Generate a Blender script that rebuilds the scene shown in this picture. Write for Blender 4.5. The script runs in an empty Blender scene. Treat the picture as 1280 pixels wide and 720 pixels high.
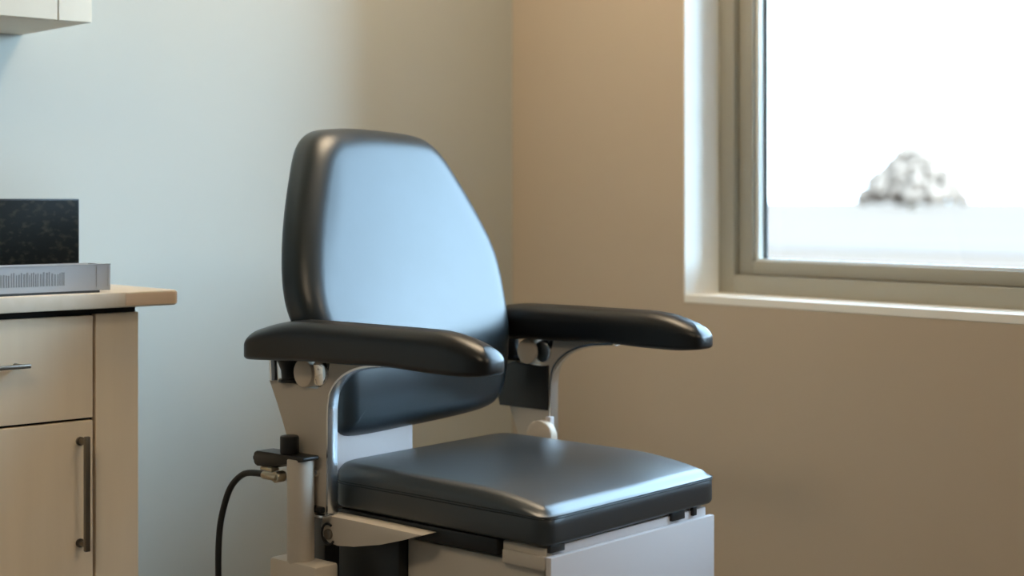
import bpy, bmesh, math, random
from math import sin, cos, pi, radians, atan2
from mathutils import Vector, Matrix
random.seed(7)
S = bpy.context.scene
COL = S.collection

# ------------------------------------------------------------------ materials
def mat(name, col, rough=.5, metal=0., spec=.5, bump=None, coat=0., coat_r=.2, var=None, bump_d=.001, sheen=0.):
    m = bpy.data.materials.new(name); m.use_nodes = True
    nt = m.node_tree; b = nt.nodes['Principled BSDF']
    b.inputs['Base Color'].default_value = (*col, 1)
    b.inputs['Roughness'].default_value = rough
    b.inputs['Metallic'].default_value = metal
    b.inputs['Specular IOR Level'].default_value = spec
    b.inputs['Coat Weight'].default_value = coat
    b.inputs['Coat Roughness'].default_value = coat_r
    tc = nt.nodes.new('ShaderNodeTexCoord')
    if bump:
        n = nt.nodes.new('ShaderNodeTexNoise'); n.inputs['Scale'].default_value = bump[0]
        n.inputs['Detail'].default_value = 4
        nt.links.new(tc.outputs['Object'], n.inputs['Vector'])
        bp = nt.nodes.new('ShaderNodeBump'); bp.inputs['Strength'].default_value = bump[1]
        bp.inputs['Distance'].default_value = bump_d
        nt.links.new(n.outputs['Fac'], bp.inputs['Height'])
        nt.links.new(bp.outputs['Normal'], b.inputs['Normal'])
    if var:                                   # (scale xyz, colour b, amount)
        mp = nt.nodes.new('ShaderNodeMapping'); mp.inputs['Scale'].default_value = var[0]
        nt.links.new(tc.outputs['Object'], mp.inputs['Vector'])
        n2 = nt.nodes.new('ShaderNodeTexNoise'); n2.inputs['Scale'].default_value = 1
        n2.inputs['Detail'].default_value = 5
        nt.links.new(mp.outputs['Vector'], n2.inputs['Vector'])
        cr = nt.nodes.new('ShaderNodeValToRGB')
        cr.color_ramp.elements[0].position = .35; cr.color_ramp.elements[1].position = .65
        cr.color_ramp.elements[0].color = (*col, 1); cr.color_ramp.elements[1].color = (*var[1], 1)
        nt.links.new(n2.outputs['Fac'], cr.inputs['Fac'])
        nt.links.new(cr.outputs['Color'], b.inputs['Base Color'])
    return m

WALL = (.56, .50, .40)
M = {}
M['wall'] = mat('wall_paint', (.465, .475, .44), .85, spec=.2, bump=(180, .06), var=((1.5, 1.5, 1.5), (.455, .465, .43)))
M['wall_tan'] = mat('tan_wall_paint', (.54, .46, .365), .85, spec=.2, bump=(180, .06), var=((1.5, 1.5, 1.5), (.53, .45, .355)))
M['wall_dark'] = mat('dimmed_wall_paint', (.17, .145, .12), .85, spec=.2, bump=(180, .06))  # dimness of the unseen room put into the paint, darkens chair reflections
M['ceiling'] = mat('ceiling_paint', (.72, .70, .66), .9, spec=.1, bump=(60, .2))
M['floor'] = mat('vinyl_floor', (.13, .11, .09), .5, bump=(40, .05), var=((3, 3, 3), (.12, .10, .08)))
M['white_paint'] = mat('white_jamb_paint', (.90, .90, .86), .55, bump=(90, .03))
M['frame'] = mat('greige_window_frame', (.33, .315, .26), .45, bump=(200, .02))
M['bead'] = mat('lit_glazing_bead', (.75, .78, .76), .4, bump=(200, .02))  # paler than the frame: light on the inner reveal is in the colour
M['gasket'] = mat('grey_rubber_gasket', (.08, .10, .11), .6, bump=(200, .05))
M['laminate'] = mat('beige_laminate', (.92, .79, .61), .55, spec=.3, bump=(120, .03), var=((30, 30, 2.5), (.89, .76, .585)))
M['cream'] = mat('cream_laminate', (.70, .64, .53), .5, spec=.3, bump=(120, .03), var=((20, 20, 2), (.68, .62, .51)))
M['worktop'] = mat('cream_worktop', (.74, .66, .55), .4, bump=(90, .03), var=((40, 40, 40), (.70, .62, .50)))
M['edge_band'] = mat('wood_edge_band', (.78, .60, .44), .45, bump=(60, .05), var=((3, 3, 60), (.72, .54, .38)))
M['dark_gap'] = mat('dark_recess', (.012, .012, .012), .8, bump=(90, .05))
M['bronze'] = mat('brushed_bronze', (.26, .235, .20), .36, metal=1., bump=(300, .05), var=((200, 200, 4), (.23, .20, .17)))
M['brass'] = mat('dull_brass', (.55, .48, .36), .3, metal=1., bump=(200, .05))
M['leather'] = mat('dark_leather', (.008, .015, .018), .38, spec=.66, bump=(420, .12), coat=.1, coat_r=.42, bump_d=.0006, var=((6, 6, 6), (.012, .021, .028)))
M['seat_leather'] = mat('glossy_dark_leather', (.008, .014, .018), .40, spec=1.0, bump=(420, .12), coat=.15, coat_r=.34, bump_d=.0006, var=((6, 6, 6), (.010, .017, .022)))  # backrest leather made glossier to strengthen the seat highlight
M['arm_leather'] = mat('black_armrest_leather', (.003, .003, .003), .36, spec=.6, bump=(420, .10), coat=.0, coat_r=.4, bump_d=.0006)
M['thread'] = mat('seam_thread', (.006, .010, .014), .5, bump=(400, .2))
M['chair_paint'] = mat('warm_grey_paint', (.60, .54, .46), .42, bump=(250, .04))
M['panel_paint'] = mat('light_grey_panel_paint', (.64, .60, .60), .40, bump=(250, .03))
M['aluminium'] = mat('polished_aluminium', (.74, .77, .80), .22, metal=1., bump=(200, .03))
M['cast_metal'] = mat('satin_cast_metal', (.72, .76, .80), .26, metal=1., bump=(200, .03))
M['chrome'] = mat('chrome', (.80, .80, .80), .10, metal=1., bump=(50, .02))
M['plastic'] = mat('black_plastic', (.010, .010, .010), .42, bump=(200, .05))
M['rubber'] = mat('black_hose_rubber', (.012, .013, .014), .48, bump=(200, .08))
M['ivory'] = mat('ivory_plastic', (.70, .60, .48), .4, bump=(100, .03))
M['shell'] = mat('grey_back_shell', (.10, .10, .10), .45, bump=(150, .04))
M['screen'] = mat('dark_screen_reflection', (.006, .007, .006), .5, spec=.12, bump=(70, .2), var=((60, 60, 90), (.032, .030, .020)))  # mottling paints in a leafy reflection on the screen
M['bezel'] = mat('black_bezel', (.006, .006, .007), .4, bump=(150, .04))
M['tray_dark'] = mat('dark_tray_foot', (.03, .035, .04), .5, bump=(100, .05))
_cr = [n for n in M['screen'].node_tree.nodes if n.type == 'VALTORGB'][0]
_cr.color_ramp.elements[0].position = .52; _cr.color_ramp.elements[1].position = .70
M['rib'] = mat('grey_tray_slot', (.26, .275, .29), .5, bump=(100, .05))
M['grass'] = mat('straw_field', (.072, .042, .024), .95, spec=.1, bump=(2, .3), var=((.02, .06, .02), (.078, .044, .026)))
M['road'] = mat('pale_gravel_lot', (.072, .046, .031), .9, spec=.1, bump=(5, .3), var=((.1, .1, .1), (.080, .049, .034)))
M['foliage'] = mat('grey_green_foliage', (.17, .118, .088), .9, spec=.1, bump=(3, .6), var=((.8, .8, .8), (.16, .112, .083)))
M['bark'] = mat('grey_bark', (.26, .2, .15), .9, bump=(8, .6))
def frosted():
    m = bpy.data.materials.new('frosted_plastic'); m.use_nodes = True
    nt = m.node_tree; b = nt.nodes['Principled BSDF']
    b.inputs['Base Color'].default_value = (.50, .53, .57, 1); b.inputs['Roughness'].default_value = .35
    b.inputs['Alpha'].default_value = .88
    n = nt.nodes.new('ShaderNodeTexNoise'); n.inputs['Scale'].default_value = 60
    bp = nt.nodes.new('ShaderNodeBump'); bp.inputs['Strength'].default_value = .1; bp.inputs['Distance'].default_value = .001
    nt.links.new(n.outputs['Fac'], bp.inputs['Height']); nt.links.new(bp.outputs['Normal'], b.inputs['Normal'])
    return m
M['frosted'] = frosted()
def glass():
    m = bpy.data.materials.new('window_glass'); m.use_nodes = True
    nt = m.node_tree; nt.nodes.clear()
    o = nt.nodes.new('ShaderNodeOutputMaterial'); mx = nt.nodes.new('ShaderNodeMixShader')
    t = nt.nodes.new('ShaderNodeBsdfTransparent'); t.inputs['Color'].default_value = (.985, .99, .988, 1)
    g = nt.nodes.new('ShaderNodeBsdfGlossy'); g.inputs['Roughness'].default_value = .02
    f = nt.nodes.new('ShaderNodeFresnel'); f.inputs['IOR'].default_value = 1.25
    nt.links.new(f.outputs[0], mx.inputs[0]); nt.links.new(t.outputs[0], mx.inputs[1])
    nt.links.new(g.outputs[0], mx.inputs[2]); nt.links.new(mx.outputs[0], o.inputs[0])
    return m
M['glass'] = glass()
def emit(name, col, s):
    m = bpy.data.materials.new(name); m.use_nodes = True
    nt = m.node_tree; b = nt.nodes['Principled BSDF']
    b.inputs['Emission Color'].default_value = (*col, 1); b.inputs['Emission Strength'].default_value = s
    return m

# ------------------------------------------------------------------ mesh helpers
def add_box(bm, x0, x1, y0, y1, z0, z1, bev=0., seg=2):
    m = bmesh.ops.create_cube(bm, size=1.0)
    for v in m['verts']:
        v.co = Vector(((x0+x1)/2+v.co.x*(x1-x0), (y0+y1)/2+v.co.y*(y1-y0), (z0+z1)/2+v.co.z*(z1-z0)))
    if bev > 0:
        es = list({e for v in m['verts'] for e in v.link_edges})
        bmesh.ops.bevel(bm, geom=es, offset=bev, segments=seg, profile=.5, affect='EDGES')

def box_bm(*a, **k):
    bm = bmesh.new(); add_box(bm, *a, **k); return bm

def link(name, bm, m, parent=None, smooth=True, angle=35):
    bmesh.ops.recalc_face_normals(bm, faces=bm.faces)
    me = bpy.data.meshes.new(name); bm.to_mesh(me); bm.free()
    mats = m if isinstance(m, (list, tuple)) else [m]
    for k in mats: me.materials.append(k)
    if smooth:
        me.shade_smooth()
        try: me.set_sharp_from_angle(angle=radians(angle))
        except Exception: pass
    o = bpy.data.objects.new(name, me); COL.objects.link(o)
    if parent: o.parent = parent
    return o

def tag(o, label, cat, group=None):
    o['label'] = label; o['category'] = cat
    if group: o['group'] = group
    return o
def thing(name, label, cat, loc=(0, 0, 0), rz=0., group=None):
    o = bpy.data.objects.new(name, None); COL.objects.link(o)
    o.location = loc; o.rotation_euler = (0, 0, rz); o.empty_display_size = .1
    return tag(o, label, cat, group)
def struct(name, bm, m, parent=None, smooth=False):
    o = link(name, bm, m, parent, smooth=smooth); o['kind'] = 'structure'; return o

def loft(bm, rings, cap=True):
    R = [[bm.verts.new(p) for p in r] for r in rings]
    n = len(R[0])
    for a, b in zip(R, R[1:]):
        for i in range(n):
            j = (i+1) % n
            bm.faces.new((a[i], a[j], b[j], b[i]))
    if cap:
        bm.faces.new(R[0][::-1]); bm.faces.new(R[-1])
    return R

def add_tube(bm, pts, r, n=14, cap=True):
    """tube along pts; r a number or list"""
    pts = [Vector(p) for p in pts]
    rs = r if isinstance(r, (list, tuple)) else [r]*len(pts)
    rings = []
    up = None
    for i, p in enumerate(pts):
        if i == 0: t = pts[1]-p
        elif i == len(pts)-1: t = p-pts[i-1]
        else: t = (pts[i+1]-pts[i-1])
        t.normalize()
        if up is None:
            up = Vector((0, 0, 1)) if abs(t.z) < .9 else Vector((1, 0, 0))
        s = t.cross(up); s.normalize(); up = s.cross(t); up.normalize()
        rings.append([p + rs[i]*(cos(2*pi*k/n)*s + sin(2*pi*k/n)*up) for k in range(n)])
    loft(bm, rings, cap)

def add_cyl(bm, p0, p1, r, n=28, bev=.0):
    p0 = Vector(p0); p1 = Vector(p1); d = (p1-p0).normalized()
    if bev > 0:
        add_tube(bm, [p0, p0+d*bev*.3, p0+d*bev, p1-d*bev, p1-d*bev*.3, p1], [r-bev, r-bev*.3, r, r, r-bev*.3, r-bev], n)
    else:
        add_tube(bm, [p0, p1], r, n)

def catmull(P, n=8, closed=False):
    P = [Vector(p) for p in P]; out = []
    N = len(P)
    rng = range(N if closed else N-1)
    for i in rng:
        a = P[(i-1) % N] if closed or i > 0 else P[0]*2-P[1]
        b = P[i]; c = P[(i+1) % N]
        d = P[(i+2) % N] if closed or i+2 < N else P[-1]*2-P[-2]
        for k in range(n):
            t = k/n
            out.append(.5*((2*b)+(c-a)*t+(2*a-5*b+4*c-d)*t*t+(3*b-a-3*c+d)*t**3))
    if not closed: out.append(P[-1])
    return out

def round_poly(pts, rad, seg=8):
    """2D polygon with rounded corners; rad number or list"""
    out = []; N = len(pts)
    for i in range(N):
        p = Vector(pts[i]); a = Vector(pts[i-1]); b = Vector(pts[(i+1) % N])
        r = rad[i] if isinstance(rad, (list, tuple)) else rad
        if r <= 0: out.append(p); continue
        u = (a-p).normalized(); w = (b-p).normalized()
        ang = u.angle(w); d = min(r/math.tan(ang/2), (a-p).length*.49, (b-p).length*.49)
        s = p+u*d; e = p+w*d
        for k in range(seg+1):
            t = k/seg
            out.append((1-t)**2*s + 2*t*(1-t)*p + t*t*e)
    return out

def resample(poly, n):
    P = [Vector(p) for p in poly]; L = [0]
    for i in range(len(P)): L.append(L[-1]+(P[(i+1) % len(P)]-P[i]).length)
    out = []; j = 0
    for k in range(n):
        d = L[-1]*k/n
        while L[j+1] < d: j += 1
        t = (d-L[j])/max(1e-9, L[j+1]-L[j])
        out.append(P[j].lerp(P[(j+1) % len(P)], t))
    return out

def inset(poly, d):
    """move every point of a dense CCW outline inward by d"""
    N = len(poly); out = []
    for i in range(N):
        t = (poly[(i+1) % N]-poly[i-1]).normalized()
        out.append(poly[i] + Vector((-t.y, t.x))*d)
    return out

def cushion(outline, T, rf, rb, crown=.01, n=120, deform=None, capr=9, power=2.):
    """solid pad: outline CCW in (a,b); height c from 0 (back) to T (front).
    rf front edge radius, rb back edge radius; deform maps (a,b,c)->Vector"""
    P = resample(outline, n)
    cen = sum(P, Vector((0, 0)))/n
    rings = []
    def ring(Q, c): rings.append([(q.x, q.y, c) for q in Q])
    lo = Vector((min(q.x for q in P)+rf, min(q.y for q in P)+rf)); hi = Vector((max(q.x for q in P)-rf, max(q.y for q in P)-rf))
    mid = (lo+hi)/2; half = (hi-lo)/2
    def capring(base, c0, s, h):
        r_ = []
        for q in base:
            x, y = cen.x+(q.x-cen.x)*s, cen.y+(q.y-cen.y)*s
            nx, ny = min(1, abs(x-mid.x)/half.x), min(1, abs(y-mid.y)/half.y)
            r_.append((x, y, c0+h*((1-nx**power)*(1-ny**power))**1.3))
        rings.append(r_)
    ib = inset(P, rb)
    for k in range(4): capring(ib, 0, .03+.97*k/4, 0)
    for k in range(6):
        a = pi/2*k/5
        ring(inset(P, rb*(1-sin(a))), rb*(1-cos(a)))
    ring(P, (rb+T-rf)/2)
    for k in range(9):
        a = pi/2*k/8
        ring(inset(P, rf*(1-cos(a))), T-rf+rf*sin(a))
    it = inset(P, rf)
    for k in range(1, capr+1):
        s = 1-.98*k/capr
        capring(it, T, s, crown)
    bm = bmesh.new()
    loft(bm, [[deform(Vector(p)) if deform else Vector(p) for p in r] for r in rings])
    return bm

def extrude_poly(poly, place, t0, t1, bev=.0):
    """poly 2D list; place(a,b,t)->Vector; thickness between t0 and t1"""
    bm = bmesh.new()
    a = [bm.verts.new(place(p[0], p[1], t0)) for p in poly]
    b = [bm.verts.new(place(p[0], p[1], t1)) for p in poly]
    bm.faces.new(a); bm.faces.new(b[::-1])
    n = len(poly)
    for i in range(n): bm.faces.new((a[i], b[i], b[(i+1) % n], a[(i+1) % n]))
    if bev > 0:
        bm.edges.ensure_lookup_table()
        top = [e for e in bm.edges if len(e.link_faces) == 2 and
               any(len(f.verts) > 4 for f in e.link_faces)]
        bmesh.ops.bevel(bm, geom=top, offset=bev, segments=2, profile=.5, affect='EDGES')
    return bm

# ------------------------------------------------------------------ the room
XR, YB = 2.99, 3.33           # inner faces of the window wall and the cabinet wall
XL, YF, H = -3.2, -3.0, 2.62
WY0, WY1, WZ0, WZ1 = .80, 2.672, .846, 2.44    # the window opening
TH = .26
struct('floor', box_bm(XL-.1, XR+TH, YF-.1, YB+.1, -.1, 0), M['floor'])
struct('ceiling', box_bm(XL-.1, XR+TH, YF-.1, YB+.1, H, H+.1), M['ceiling'])
struct('wall_back', box_bm(XL-.1, XR+TH, YB, YB+.1, 0, H), M['wall'])
struct('wall_left', box_bm(XL-.1, XL, YF, YB, 0, H), M['wall_dark'])
struct('wall_front', box_bm(XL-.1, XR+TH, YF-.1, YF, 0, H), M['wall_dark'])
V0, V1 = -1.75, .45            # added unseen window in the same wall, for more cool daylight
bm = bmesh.new()
add_box(bm, XR, XR+TH, YF, V0, 0, H); add_box(bm, XR, XR+TH, WY1, YB, 0, H); add_box(bm, XR, XR+TH, V1, WY0, 0, H)
for c0, c1 in ((WY0, WY1), (V0, V1)):
    add_box(bm, XR, XR+TH, c0, c1, 0, WZ0-.02); add_box(bm, XR, XR+TH, c0, c1, WZ1, H)
struct('wall_right', bm, M['wall_tan'])
struct('baseboard_back', box_bm(XL, XR, YB-.012, YB, 0, .10, bev=.003), M['white_paint'])
struct('baseboard_right', box_bm(XR-.012, XR, YF, YB-.012, 0, .10, bev=.003), M['white_paint'])
def ring_frame(bm, x0, x1, y0, y1, z0, z1, w, wb=None, bev=.003):
    wb = wb or w
    add_box(bm, x0, x1, y0, y0+w, z0, z1, bev=bev); add_box(bm, x0, x1, y1-w, y1, z0, z1, bev=bev)
    add_box(bm, x0, x1, y0+w, y1-w, z0, z0+wb, bev=bev); add_box(bm, x0, x1, y0+w, y1-w, z1-wb, z1, bev=bev)
def part(name, bm, m, parent, **k):
    o = link(name, bm, m, parent, **k); o['kind'] = 'structure'; return o
def window(n, c0, c1):
    # white lining of the recess: sill, then jambs and head
    struct('trim_%d' % (2*n-1), box_bm(XR-.001, XR+TH, c0, c1, WZ0-.02, WZ0, bev=.0015), M['white_paint'])
    bm = bmesh.new()
    add_box(bm, XR-.001, XR+TH, c1-.004, c1+.001, WZ0, WZ1)
    add_box(bm, XR-.001, XR+TH, c0-.001, c0+.004, WZ0, WZ1)
    add_box(bm, XR-.001, XR+TH, c0, c1, WZ1-.004, WZ1+.001)
    struct('trim_%d' % (2*n), bm, M['white_paint'])
    win = bpy.data.objects.new('window_%d' % n, None); COL.objects.link(win); win['kind'] = 'structure'
    win.location = (XR+.13, 0, 0)
    a0, a1, b0, b1 = c0+.004, c1-.004, WZ0, WZ1-.004
    bm = bmesh.new(); ring_frame(bm, .0, .10, a0, a1, b0, b1, .052, .048)
    part('window_frame', bm, M['frame'], win)
    bm = bmesh.new(); ring_frame(bm, .018, .075, a0+.053, a1-.053, b0+.049, b1-.049, .046, .036)
    part('window_sash', bm, M['frame'], win)
    q = .053+.046; qb = .049+.036
    bm = bmesh.new(); ring_frame(bm, .030, .052, a0+q, a1-q, b0+qb, b1-qb, .010, .006, bev=.001)
    part('glazing_bead', bm, M['bead'], win)
    bm = bmesh.new(); ring_frame(bm, .052, .060, a0+q, a1-q, b0+qb, b1-qb, .017, .007, bev=.001)
    part('gasket', bm, M['gasket'], win)
    part('window_pane', box_bm(.061, .067, a0+q-.005, a1-q+.005, b0+qb-.005, b1-qb+.005), M['glass'], win, smooth=False)
window(1, WY0, WY1)
window(2, V0, V1)  # added out of view as a light source

# ------------------------------------------------------------------ outside
bm = bmesh.new()
add_box(bm, XR+TH+.5, 900, -700, 900, -.45, -.30)
struct('ground', bm, M['grass'])
bm = bmesh.new()
pts = [(34, 2), (34, 60), (62, 75), (60, -20)]
v0 = [bm.verts.new((x, y, -.30)) for x, y in pts]; v1 = [bm.verts.new((x, y, -.27)) for x, y in pts]
bm.faces.new(v0[::-1]); bm.faces.new(v1)
for i in range(4): bm.faces.new((v0[i], v0[(i+1) % 4], v1[(i+1) % 4], v1[i]))
struct('gravel_lot', bm, M['road'])
def tree(loc, h, w, label, seed):
    rnd = random.Random(seed)
    t = thing('tree', label, 'tree', loc)
    bm = bmesh.new()
    add_tube(bm, [(0, 0, 0), (.05, 0, h*.2), (0, .1, h*.45), (0, 0, h*.7)], [w*.045, w*.03, w*.022, w*.01], 10)
    for k in range(6):
        a = k*1.1
        add_tube(bm, [(0, 0, h*(.22+.05*k)), (cos(a)*w*.22, sin(a)*w*.22, h*(.38+.06*k))], [w*.014, w*.006], 8)
    link('trunk', bm, M['bark'], t)
    bm = bmesh.new()
    for k in range(620):
        f = rnd.random()**1.3
        z = h*(.16+.78*f)
        R = w*.5*(1-f)**.62*rnd.uniform(.0, 1)**.6
        a = rnd.uniform(0, 2*pi)
        r = w*rnd.uniform(.030, .055)*(1.15-.5*f)
        s = bmesh.ops.create_icosphere(bm, subdivisions=2, radius=r)
        c = Vector((cos(a)*R, sin(a)*R, min(z, h-r*.8)))
        for v in s['verts']:
            d = v.co.normalized()
            v.co = v.co*(1+.18*sin(9*d.x+k)*cos(8*d.y-k)+.12*sin(15*d.z+2*k)) + c
    link('crown', bm, M['foliage'], t)
tree((178.6, 119.1, -.3), 9.2, 14.5, 'pale hazy tree standing in the field outside the window', 3)

# ------------------------------------------------------------------ cabinets, left
YC, EX = 2.80, 1.514           # front plane and right end of the base cabinet
cab = thing('base_cabinet', 'beige laminate base cabinet with drawer and door under the worktop', 'cabinet', (1.0, YC, 0))
X = lambda x: x-1.0
Yc = lambda y: y-YC
bm = bmesh.new()
add_box(bm, X(.80), X(EX-.001), Yc(YC+.022), Yc(YB-.002), .10, .872)
add_box(bm, X(.82), X(EX-.02), Yc(YC+.06), Yc(YB-.03), 0, .10)
link('carcass', bm, M['laminate'], cab, smooth=False)
bm = bmesh.new()      # dark shadow gap backing around the fronts
add_box(bm, X(.80), X(1.4225), Yc(YC+.0165), Yc(YC+.021), .10, .872)
add_box(bm, X(.80), X(EX-.004), Yc(YC+.006), Yc(YC+.022), .8665, .8785)
link('gap_strip', bm, M['dark_gap'], cab, smooth=False)
link('filler_panel', box_bm(X(1.4220), X(EX), Yc(YC), Yc(YC+.022), .0, .866, bev=.0012), M['laminate'], cab, smooth=False)
dr = link('drawer', box_bm(X(.805), X(1.4160), Yc(YC), Yc(YC+.016), .6655, .864, bev=.0012), M['laminate'], cab, smooth=False)
do = link('door', box_bm(X(.805), X(1.4160), Yc(YC), Yc(YC+.016), .105, .6602, bev=.0012), M['laminate'], cab, smooth=False)
bm = bmesh.new()      # drawer handle, horizontal bar
add_box(bm, X(1.09), X(1.275), Yc(YC-.034), Yc(YC-.024), .7735, .7815, bev=.002)
add_cyl(bm, (X(1.105), Yc(YC), .7775), (X(1.105), Yc(YC-.026), .7775), .0045)
add_cyl(bm, (X(1.258), Yc(YC), .7775), (X(1.258), Yc(YC-.026), .7775), .0045)
link('handle', bm, M['bronze'], dr)
bm = bmesh.new()      # door handle, upright bar
hx, hy = X(1.3885), Yc(YC-.030)
add_box(bm, hx-.0055, hx+.0055, hy-.005, hy+.005, .413, .634, bev=.002)
for z in (.425, .622):
    add_cyl(bm, (hx, Yc(YC), z), (hx, hy, z), .0055)
    add_cyl(bm, (hx, Yc(YC), z), (hx, Yc(YC-.004), z), .0085)
link('handle', bm, M['bronze'], do)

wt = thing('worktop', 'cream laminate worktop with wood-coloured rounded end over the base cabinet', 'countertop', (1.0, 2.77, .8785))
poly = round_poly([(-.20, 0), (.586, 0), (.586, .555), (-.20, .555)], [0, .014, .003, 0], 6)
bm = extrude_poly(poly, lambda a, b, t: Vector((a, b, t)), .0, .0295, bev=.0025)
link('slab', bm, M['worktop'], wt)
poly = round_poly([(.47, -.0012), (.5875, -.0012), (.5875, .552), (.5862, .552), (.5862, 0.0005), (.47, 0.0005)], [0, .013, 0, 0, .012, 0], 6)
bm = extrude_poly(poly, lambda a, b, t: Vector((a, b, t)), .003, .0265)
link('edge_banding', bm, M['edge_band'], wt)

YU = 3.0
wc = thing('wall_cabinet', 'cream wall cabinet hung high above the worktop', 'cabinet', (1.0, YU, 1.458))
bm = bmesh.new()
add_box(bm, X(.80), X(1.513), .022, YB-YU-.002, 0.0, .72, bev=.001)
link('carcass', bm, M['cream'], wc, smooth=False)
link('gap_strip', box_bm(X(.80), X(1.445), .0165, .0225, .001, .719), M['dark_gap'], wc, smooth=False)
link('door', box_bm(X(.805), X(1.4385), 0, .016, 0.0, .72, bev=.0012), M['cream'], wc, smooth=False)
link('filler_panel', box_bm(X(1.4415), X(1.515), 0, .022, 0, .72, bev=.0012), M['cream'], wc, smooth=False)

ZT = .908
tr = thing('tray', 'frosted grey plastic tray with a ribbed front lying on the worktop', 'tray', (1.25, 2.80, ZT))
bm = bmesh.new()
x0, x1, y0, y1, hh = -.20, .2035, .0, .09, .0545
w = .004
add_box(bm, x0, x1, y0, y0+w, .004, hh, bev=.001); add_box(bm, x0, x1, y1-w, y1, .004, hh, bev=.001)
add_box(bm, x0, x0+w, y0+w, y1-w, .004, hh); add_box(bm, x1-w, x1, y0+w, y1-w, .004, hh)
add_box(bm, x0+w, x1-w, y0+w, y1-w, .004, .008)
add_box(bm, x0+w, x1-w, y0+w+.001, y1-w-.001, .046, .050)
link('body', bm, M['frosted'], tr, smooth=False)
bm = bmesh.new()
add_box(bm, x0-.001, x1+.001, y0-.0015, y0+w+.001, hh-.0005, hh+.0015, bev=.0006)
add_box(bm, x1-.030, x1-.026, y0-.001, y0+.001, .012, hh-.003)
add_box(bm, x1-.006, x1-.0035, y0-.001, y0+.001, .012, hh-.003)
link('rim', bm, M['frosted'], tr, smooth=False)
bm = bmesh.new()
k = 0; xx = -.19
while xx < .108:
    wd = random.choice((.0016, .0022, .003))
    add_box(bm, xx, xx+wd, y0-.0006, y0+.001, .016, .040+random.uniform(-.002, .004))
    xx += wd+random.choice((.0022, .003, .0036))
link('ribbed_front', bm, M['rib'], tr, smooth=False)
link('foot_strip', box_bm(x0+.002, .180, y0-.001, y1-.004, 0, .0045, bev=.0008), M['tray_dark'], tr, smooth=False)

mo = thing('screen', 'dark flat screen with a painted-in leafy reflection standing behind the frosted tray', 'screen', (1.25, 2.95, ZT))
link('casing', box_bm(-.16, .215, .006, .022, .004, .183, bev=.002), M['bezel'], mo)
link('screen_face', box_bm(-.155, .2115, .0035, .0065, .008, .180, bev=.0006), M['screen'], mo)
link('stand', box_bm(-.07, .12, .004, .09, 0, .006, bev=.002), M['bezel'], mo)

# ------------------------------------------------------------------ the chair
# chair frame: u across (0 = its right-hand side, seen left), v forward (0 = seat front), z up
CU, CV = .248, -.30
F = Vector((cos(radians(48.1)), sin(radians(48.1)))); R = Vector((F.y, -F.x))
O2 = F*2.6+R*.0572
ang = radians(48.1)-math.atan2(.664, .748)
U2 = Vector((cos(ang), sin(ang))); V2 = Vector((U2.y, -U2.x))
base = O2+U2*CU+V2*CV
ch = thing('examination_chair', 'black leather examination chair with armrests on a beige base', 'chair', (base.x, base.y, 0), ang)
def P(u, v, z): return Vector((u-CU, -(v-CV), z))
def cbox(name, u0, u1, v0, v1, z0, z1, m, parent=ch, bev=.002):
    bm = box_bm(u0-CU, u1-CU, -(v1-CV), -(v0-CV), z0, z1, bev=bev)
    return link(name, bm, m, parent)

# seat cushion
W = .506
out = round_poly([(0, -.545), (W, -.545), (W, 0), (0, 0)], [.05, .05, .03, .03], 8)
seat_slope = lambda u: 0.010*u
def seat_def(p):
    edge = 0
    k = max(0, min(1, (p.z-.050)/.026))
    dz = -.024*max(0, (p.y+.20)/.20)**2 - .004*max(0, (.07-p.x)/.07)**2 - .004*max(0, (p.x-W+.08)/.08)**2
    return P(p.x, p.y, p.z+.505+seat_slope(p.x)+.004*(-p.y)+k*dz)
bm = cushion(out, .085, .027, .008, crown=.007, n=160, deform=seat_def, power=2.6)
seat = link('seat_cushion', bm, M['seat_leather'], ch, angle=80)
out_r = resample(out, 200)
for dz, off in ((.0485, -.0006), (.0440, -.0008)):
    pass
bm = bmesh.new()
for dz, off, r in ((.0510, -.0001, .0012), (.0465, -.0001, .0012)):
    Q = inset(out_r, off)
    # the seam runs round the front and dies away along both sides
    Q = [q for q in Q]
    n = len(Q)
    # start behind
    st = min(range(n), key=lambda i: (Q[i]-Vector((W*.5, -.545))).length)
    Q = Q[st:]+Q[:st]
    add_tube(bm, [seat_def(Vector((q.x, q.y, dz))) for q in Q]+[seat_def(Vector((Q[0].x, Q[0].y, dz)))], r, 8)
link('seam', bm, M['thread'], seat)

# backrest: outline across a and up b, thickness c forward
ZB0 = .632
prof = [(.010, .055), (.022, .012), (.070, -.006), (.25, .000), (.43, .012), (.478, .035), (.494, .075),
        (.510, .16), (.522, .24), (.530, .31), (.526, .37), (.502, .445), (.472, .515), (.455, .549), (.430, .578), (.388, .596),
        (.25, .605), (.162, .602), (.116, .590), (.078, .558), (.040, .495), (.002, .42), (-.026, .35), (-.042, .29), (-.044, .24), (-.030, .195), (.004, .13)]
out = [Vector((p.x, p.y)) for p in catmull([(a, b, 0) for a, b in prof], 6, closed=True)]
def vfront(b):   # v of the front face at height b above the bottom
    t = b
    return -.500-.10*t-.32*max(0, t-.18)**1.15-1.6*max(0, .13-t)**2
def back_def(p):
    b = p.y
    lean = vfront(b)
    # slightly dished across the width
    c = p.z
    a = p.x
    return P(a, lean-.088+c, ZB0+b)
bm = cushion(out, .090, .044, .022, crown=.006, n=170, deform=back_def, capr=14, power=2)
back = link('backrest', bm, M['leather'], ch, angle=80)
# hard shell behind the pad
out_s = inset(resample(out, 120), .022)
bm = cushion(out_s, .012, .004, .004, crown=.001, n=110,
             deform=lambda p: P(p.x, vfront(p.y)-.099+p.z, ZB0+p.y))
link('back_shell', bm, M['shell'], back)
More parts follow.
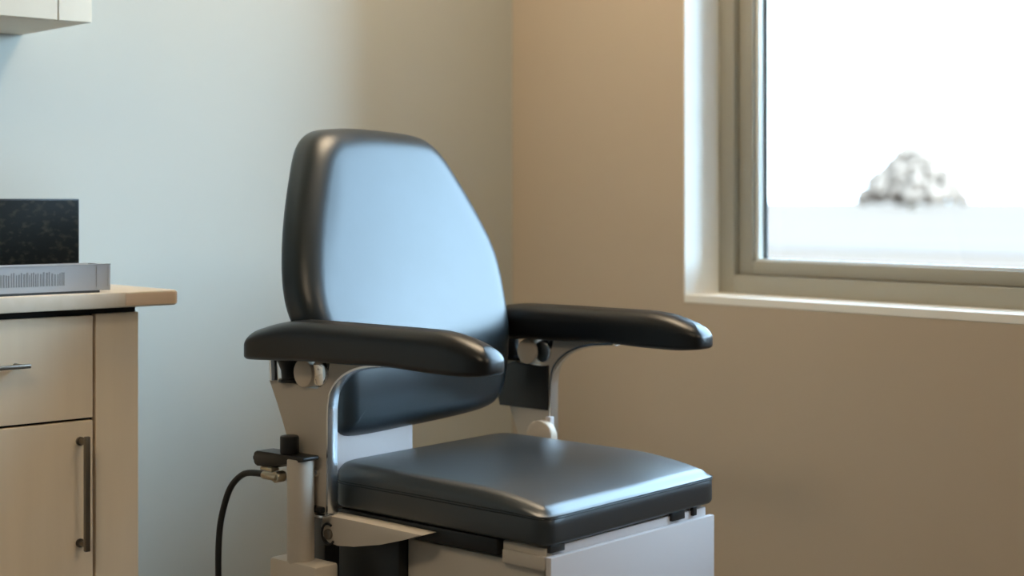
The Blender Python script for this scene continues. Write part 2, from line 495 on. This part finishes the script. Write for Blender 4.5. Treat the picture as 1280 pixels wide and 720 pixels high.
# piping along the back rim
# upright plate that carries the backrest
cbox('back_support', .006, .230, -.560, -.548, .47, .66, M['panel_paint'])
cbox('back_post', .040, .150, -.640, -.600, .16, .80, M['shell'], bev=.006)

# arm pads
def arm_pad(uc, mirror):
    L0, L1 = -.690, -.056
    hw = .037
    out = [(-hw*.55, L0), (hw*.55, L0), (hw*.98, L0+.03), (hw, L0+.2), (hw, L1-.12), (hw*.985, L1-.07), (hw*.88, L1-.028), (hw*.56, L1-.003),
           (-hw*.56, L1-.003), (-hw*.88, L1-.028), (-hw*.985, L1-.07), (-hw, L1-.12), (-hw, L0+.2), (-hw*.98, L0+.03)]
    out = [Vector((p.x, p.y)) for p in catmull([(a, b, 0) for a, b in out], 6, closed=True)]
    def d(p):
        v = p.y
        top = .8655-1.5*max(0, (v+.20))**2-.95*max(0, -.50-v)**2
        bot = .791+.004*math.exp(-((v+.30)/.08)**2)+.30*max(0, v+.12)**1.5-.05*max(0, -.50-v)
        t = p.z/.074
        return P(uc+p.x, v, bot+(top-bot)*t)
    bm = cushion(out, .074, .034, .012, crown=.001, n=150, deform=d, capr=6)
    return link('armrest', bm, M['arm_leather'], ch, angle=80)
ARM_L, ARM_R = -.060, .556
pads = [arm_pad(ARM_L, 1), arm_pad(ARM_R, -1)]

# cast brackets carrying the arms
plate = [(-.669, .741), (-.63, .7405), (-.60, .7395), (-.565, .7345), (-.530, .7325), (-.512, .7395),
         (-.502, .756), (-.498, .775), (-.498, .7945),
         (-.33, .7945), (-.36, .7925), (-.39, .789), (-.425, .781), (-.455, .768), (-.478, .751), (-.492, .733), (-.498, .710), (-.499, .690),
         (-.4995, .640), (-.500, .58), (-.500, .495), (-.570, .495), (-.575, .54), (-.600, .605), (-.628, .665), (-.645, .700)]
def bracket(u0, u1, mirror, dv=0.):
    global P
    P0 = P
    P = lambda u, v, z: P0(u, v+dv, z)
    pl = [(a, b) for a, b in plate]
    bm = extrude_poly(pl, lambda a, b, t: P(t, a, b), u0, u1, bev=.0015)
    br = link('arm_bracket', bm, M['chair_paint'], ch, angle=30)
    # polished strip on the front edge, following the curve
    path = [(-.33, .7925), (-.36, .7905), (-.39, .787), (-.425, .779), (-.455, .766), (-.478, .749), (-.492, .731), (-.498, .708), (-.4995, .690),
            (-.4998, .640), (-.500, .58), (-.500, .497)]
    path = [Vector((p.x, p.y)) for p in catmull([(a, b, 0) for a, b in path], 4)]
    bm = bmesh.new()
    a, b = min(u0, u1), max(u0, u1)
    rings = []
    for i, p in enumerate(path):
        q0 = path[max(0, i-1)]; q1 = path[min(len(path)-1, i+1)]
        t = (q1-q0).normalized(); nn = Vector((-t.y, t.x))   # forward/down side
        if nn.x < 0: nn = -nn
        o_, i_ = p+nn*.0045, p-nn*.001
        rings.append([P(a-.0012, i_.x, i_.y), P(a-.0012, (o_.x*.7+i_.x*.3), (o_.y*.7+i_.y*.3)), P(a+.004, o_.x, o_.y), P((a+b)/2, o_.x+nn.x*.0012, o_.y+nn.y*.0012),
                      P(b-.004, o_.x, o_.y), P(b+.0012, (o_.x*.7+i_.x*.3), (o_.y*.7+i_.y*.3)), P(b+.0012, i_.x, i_.y)])
    loft(bm, rings)
    link('edge_strip', bm, M['cast_metal'], br, angle=50)
    uc = (u0+u1)/2
    # pivot hub, chrome ring and black stem in the gap under the pad
    bm = bmesh.new()
    add_cyl(bm, P(uc-.020, -.560, .762), P(uc+.020, -.560, .762), .027, 32, bev=.003)
    link('pivot_hub', bm, M['ivory'], br)
    bm = bmesh.new()
    add_cyl(bm, P(uc-.016, -.520, .764), P(uc+.016, -.520, .764), .024, 32, bev=.004)
    link('pivot_ring', bm, M['chrome'], br)
    bm = bmesh.new()
    add_cyl(bm, P(uc-.012, -.652, .741), P(uc-.012, -.656, .800), .008, 20)
    link('support_pin', bm, M['chrome'], br)
    bm = bmesh.new()
    s = mirror
    add_tube(bm, [P(uc-.004, -.612, .7405), P(uc-.004, -.612, .746), P(uc-.004, -.612, .7465), P(uc-.004, -.616, .765), P(uc-.004, -.622, .785), P(uc-.004, -.622, .802)],
             [.024, .023, .017, .0165, .021, .026], 28)
    link('arm_stem', bm, M['plastic'], br)
    bm = bmesh.new()
    add_tube(bm, [P(uc+.002, -.502, .738), P(uc+.002, -.498, .765), P(uc+.002, -.494, .802)], [.010, .013, .014], 20)
    link('arm_stop', bm, M['plastic'], br)
    P = P0
    return br
BL = bracket(-.042, -.020, 1)
BR = bracket(.552, .574, -1, .042)
# black sheet standing in for the dark reflection on the bracket's inner face
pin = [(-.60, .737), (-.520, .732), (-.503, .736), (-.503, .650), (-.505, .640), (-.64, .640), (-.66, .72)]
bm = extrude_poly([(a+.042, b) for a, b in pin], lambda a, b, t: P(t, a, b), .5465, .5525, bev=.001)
link('dark_reflection', bm, M['plastic'], BR)
# small ivory lever end on the far side bracket, pale pin beside it
bm = bmesh.new()
out = round_poly([(-.505, .52), (-.436, .52), (-.436, .612), (-.505, .612)], [.01, .01, .034, .034], 8)
bm = extrude_poly(out, lambda a, b, t: P(t, a+.008, b+.008), .520, .540, bev=.003)
link('lever_knob', bm, M['ivory'], ch)
bm = bmesh.new()
add_box(bm, .538-CU, .552-CU, -(-.446-CV), -(-.460-CV), .52, .628, bev=.002)
link('lever_rod', bm, M['panel_paint'], ch)

# side arm of the seat: tapering beige wing under the cushion
wing = [(-.512, .500), (-.40, .500), (-.252, .4985), (-.30, .483), (-.36, .466), (-.43, .452), (-.475, .447), (-.500, .450), (-.517, .462), (-.520, .480)]
bm = extrude_poly(wing, lambda a, b, t: P(t, a, b), -.040, -.002, bev=.0015)
wg = link('seat_wing', bm, M['chair_paint'], ch, angle=30)
wing2 = [(a, b) for a, b in wing]
bm = extrude_poly(wing2, lambda a, b, t: P(t, a, b), .510, .574, bev=.0015)
link('seat_wing', bm, M['chair_paint'], ch, angle=30)
bm = bmesh.new()      # bolt with black ring
add_cyl(bm, P(-.046, -.497, .466), P(-.038, -.497, .466), .010, 24, bev=.002)
link('bolt', bm, M['bronze'], wg)
bm = bmesh.new()
pts = [P(-.0425, -.497+.0175*cos(a), .466+.0195*sin(a)) for a in [radians(60+ i*12) for i in range(0, 23)]]
add_tube(bm, pts, .0022, 8)
link('bolt_ring', bm, M['plastic'], wg)
bm = bmesh.new()
add_box(bm, -.062-CU, -.034-CU, .490+CV, .520+CV, .4985, .5035, bev=.001)
link('clamp_plate', bm, M['aluminium'], wg)

# under-seat plate, seat frame, latches
cbox('under_plate', .004, .490, -.520, -.115, .476, .5045, M['plastic'])
cbox('seat_frame', .014, .484, -.110, -.012, .462, .502, M['chair_paint'])
fr = cbox('front_rail', .030, .482, -.030, -.010, .455, .5035, M['panel_paint'])
for u, wd in ((.016, .038), (.365, .040), (.432, .012)):
    cbox('latch', u, u+wd, -.012, -.004, .494, .5065+.008*u, M['plastic'], bev=.001)

# base housing
cbox('base_housing', .020, .480, -.350, -.020, .06, .470, M['chair_paint'], bev=.004)
cbox('corner_bracket', .006, .030, -.105, -.010, .466, .489, M['chair_paint'], bev=.002)
fp = cbox('front_panel', .008, .490, -.008, .004, .05, .489, M['panel_paint'], bev=.0015)
cbox('rear_housing', .000, .470, -.515, -.352, .08, .470, M['plastic'], bev=.004)
cbox('base_foot', -.03, .53, -.66, .03, .0, .05, M['chair_paint'], bev=.012)

# column on the chair's right side
uc, vc = -.072, -.540
bm = bmesh.new()
add_cyl(bm, P(uc, vc, .41), P(uc, vc, .606), .0255, 40, bev=.003)
colm = link('column', bm, M['chair_paint'], ch)
bm = bmesh.new()
add_box(bm, uc-.026-CU, uc+.030-CU, -(vc+.072-CV), -(vc-.060-CV), .03, .418, bev=.006)
link('column_housing', bm, M['chair_paint'], ch)
# clamp knob on the column
bm = bmesh.new()
add_cyl(bm, P(uc, -.572, .611), P(uc, -.572, .646), .0185, 10, bev=.004)
add_cyl(bm, P(uc, -.572, .603), P(uc, -.572, .614), .013, 20)
kp = round_poly([(-.655, .583), (-.590, .585), (-.555, .600), (-.510, .605), (-.510, .612), (-.56, .612), (-.600, .6125), (-.655, .6115)], [.012, .0, .0, .003, .003, 0, 0, .012], 6)
b2 = extrude_poly(kp, lambda a, b, t: P(t, a, b), uc-.020, uc+.020, bev=.003)
me = bpy.data.meshes.new('tmp'); b2.to_mesh(me); b2.free(); bm.from_mesh(me)
link('clamp_knob', bm, M['plastic'], colm, angle=40)
bm = bmesh.new()
add_cyl(bm, P(uc-.034, -.575, .571), P(uc-.012, -.575, .571), .0105, 24, bev=.002)
add_cyl(bm, P(uc-.030, -.612, .571), P(uc-.030, -.570, .571), .0075, 20, bev=.001)
add_box(bm, uc-.030-CU, uc-.012-CU, .588+CV, .622+CV, .579, .586, bev=.001)
link('hose_fitting', bm, M['brass'], colm)
# hose looping down to the floor
hp = [P(uc-.030, -.604, .571), P(uc-.030, -.63, .572), P(uc-.032, -.668, .566), P(uc-.034, -.702, .540), P(uc-.036, -.722, .500), P(uc-.038, -.734, .45),
      P(uc-.038, -.738, .38), P(uc-.036, -.735, .28), P(uc-.03, -.725, .16), P(uc-.02, -.70, .056), P(uc-.01, -.64, .045)]
bm = bmesh.new()
add_tube(bm, catmull(hp, 8), .0062, 14)
link('hose', bm, M['rubber'], ch)
# small black catch lever and chrome screws by the seat
bm = bmesh.new()
add_box(bm, -.056-CU, -.043-CU, .503+CV, .545+CV, .505, .5165, bev=.003)
link('catch_lever', bm, M['plastic'], BL)
bm = bmesh.new()
add_cyl(bm, P(-.052, -.527, .577), P(-.040, -.527, .577), .0075, 16, bev=.002)
link('screw', bm, M['chrome'], BL)

# ------------------------------------------------------------------ added ceiling lights and daylight
def added_ceiling_light(x, y, label, power, col):  # lamps added out of view to put warm light on the walls
    t = thing('added_ceiling_light', label, 'lamp', (x, y, H-.03), 0, 'added ceiling lights')
    bm = bmesh.new()
    ring_frame(bm, -.32, .32, -.32, .32, 0, .03, .02, .02)
    bm.free(); bm = bmesh.new()
    add_box(bm, -.32, .32, -.32, -.30, 0, .03); add_box(bm, -.32, .32, .30, .32, 0, .03)
    add_box(bm, -.32, -.30, -.30, .30, 0, .03); add_box(bm, .30, .32, -.30, .30, 0, .03)
    link('frame', bm, M['white_paint'], t, smooth=False)
    link('diffuser', box_bm(-.30, .30, -.30, .30, .010, .02), emit('added_light_glow', col, power), t, smooth=False)
WARM = (1.0, .79, .54)
LP = 6.2
added_ceiling_light(2.15, 2.55, 'added unseen ceiling light above the chair, warming the corner', LP, WARM)
added_ceiling_light(1.95, -.4, 'added unseen ceiling light near the window, away from the corner', LP, WARM)
added_ceiling_light(-.4, 1.2, 'added unseen ceiling light over the open floor', LP, WARM)

SKY, GLOW = 4.7, 28.0
w = bpy.data.worlds.new('sky'); S.world = w; w.use_nodes = True
nt = w.node_tree; bg = nt.nodes['Background']
tc = nt.nodes.new('ShaderNodeTexCoord'); sp = nt.nodes.new('ShaderNodeSeparateXYZ')
cr = nt.nodes.new('ShaderNodeValToRGB')
cr.color_ramp.elements[0].position = .0; cr.color_ramp.elements[0].color = (.56, .80, 1.0, 1)
cr.color_ramp.elements[1].position = .5; cr.color_ramp.elements[1].color = (.48, .74, 1.0, 1)
nt.links.new(tc.outputs['Generated'], sp.inputs[0]); nt.links.new(sp.outputs['Z'], cr.inputs['Fac'])
nt.links.new(cr.outputs['Color'], bg.inputs['Color'])
# brighter haze around the veiled sun, low to the side of the windows
nz = nt.nodes.new('ShaderNodeVectorMath'); nz.operation = 'NORMALIZE'
dt = nt.nodes.new('ShaderNodeVectorMath'); dt.operation = 'DOT_PRODUCT'
dt.inputs[1].default_value = Vector((.24, -.96, .12)).normalized()
mr = nt.nodes.new('ShaderNodeMapRange'); mr.interpolation_type = 'SMOOTHSTEP'
mr.inputs['From Min'].default_value = .74; mr.inputs['From Max'].default_value = 1.0
mr.inputs['To Min'].default_value = SKY; mr.inputs['To Max'].default_value = GLOW
nt.links.new(tc.outputs['Generated'], nz.inputs[0]); nt.links.new(nz.outputs[0], dt.inputs[0])
nt.links.new(dt.outputs['Value'], mr.inputs['Value']); nt.links.new(mr.outputs['Result'], bg.inputs['Strength'])
for c0, c1 in ((WY0, WY1), (V0, V1)):       # sampling portals in the two openings
    pl = bpy.data.lights.new('window_portal', 'AREA'); pl.shape = 'RECTANGLE'
    pl.size = WZ1-WZ0; pl.size_y = c1-c0; pl.cycles.is_portal = True
    po = bpy.data.objects.new('window_portal', pl); COL.objects.link(po)
    po.location = (XR+TH+.02, (c0+c1)/2, (WZ0+WZ1)/2)
    po.rotation_euler = (0, radians(90), 0)      # local -Z -> -X

# ------------------------------------------------------------------ camera
cam = bpy.data.cameras.new('camera'); co = bpy.data.objects.new('camera', cam); COL.objects.link(co)
co.location = (0, 0, 1.09)
co.rotation_euler = (radians(90), 0, radians(48.1-90))
cam.sensor_width = 36; cam.lens = 36*1945/1280
cam.shift_y = -(360-249)/1280
cam.clip_start = .05; cam.clip_end = 2000
cam.dof.use_dof = True; cam.dof.focus_distance = 2.85; cam.dof.aperture_fstop = 2.4
S.camera = co
S.view_settings.view_transform = 'Standard'; S.view_settings.look = 'None'
S.view_settings.exposure = 1.65; S.view_settings.gamma = 1
S.view_settings.use_curve_mapping = False
S.cycles.max_bounces = 10; S.cycles.diffuse_bounces = 6; S.cycles.use_denoising = True
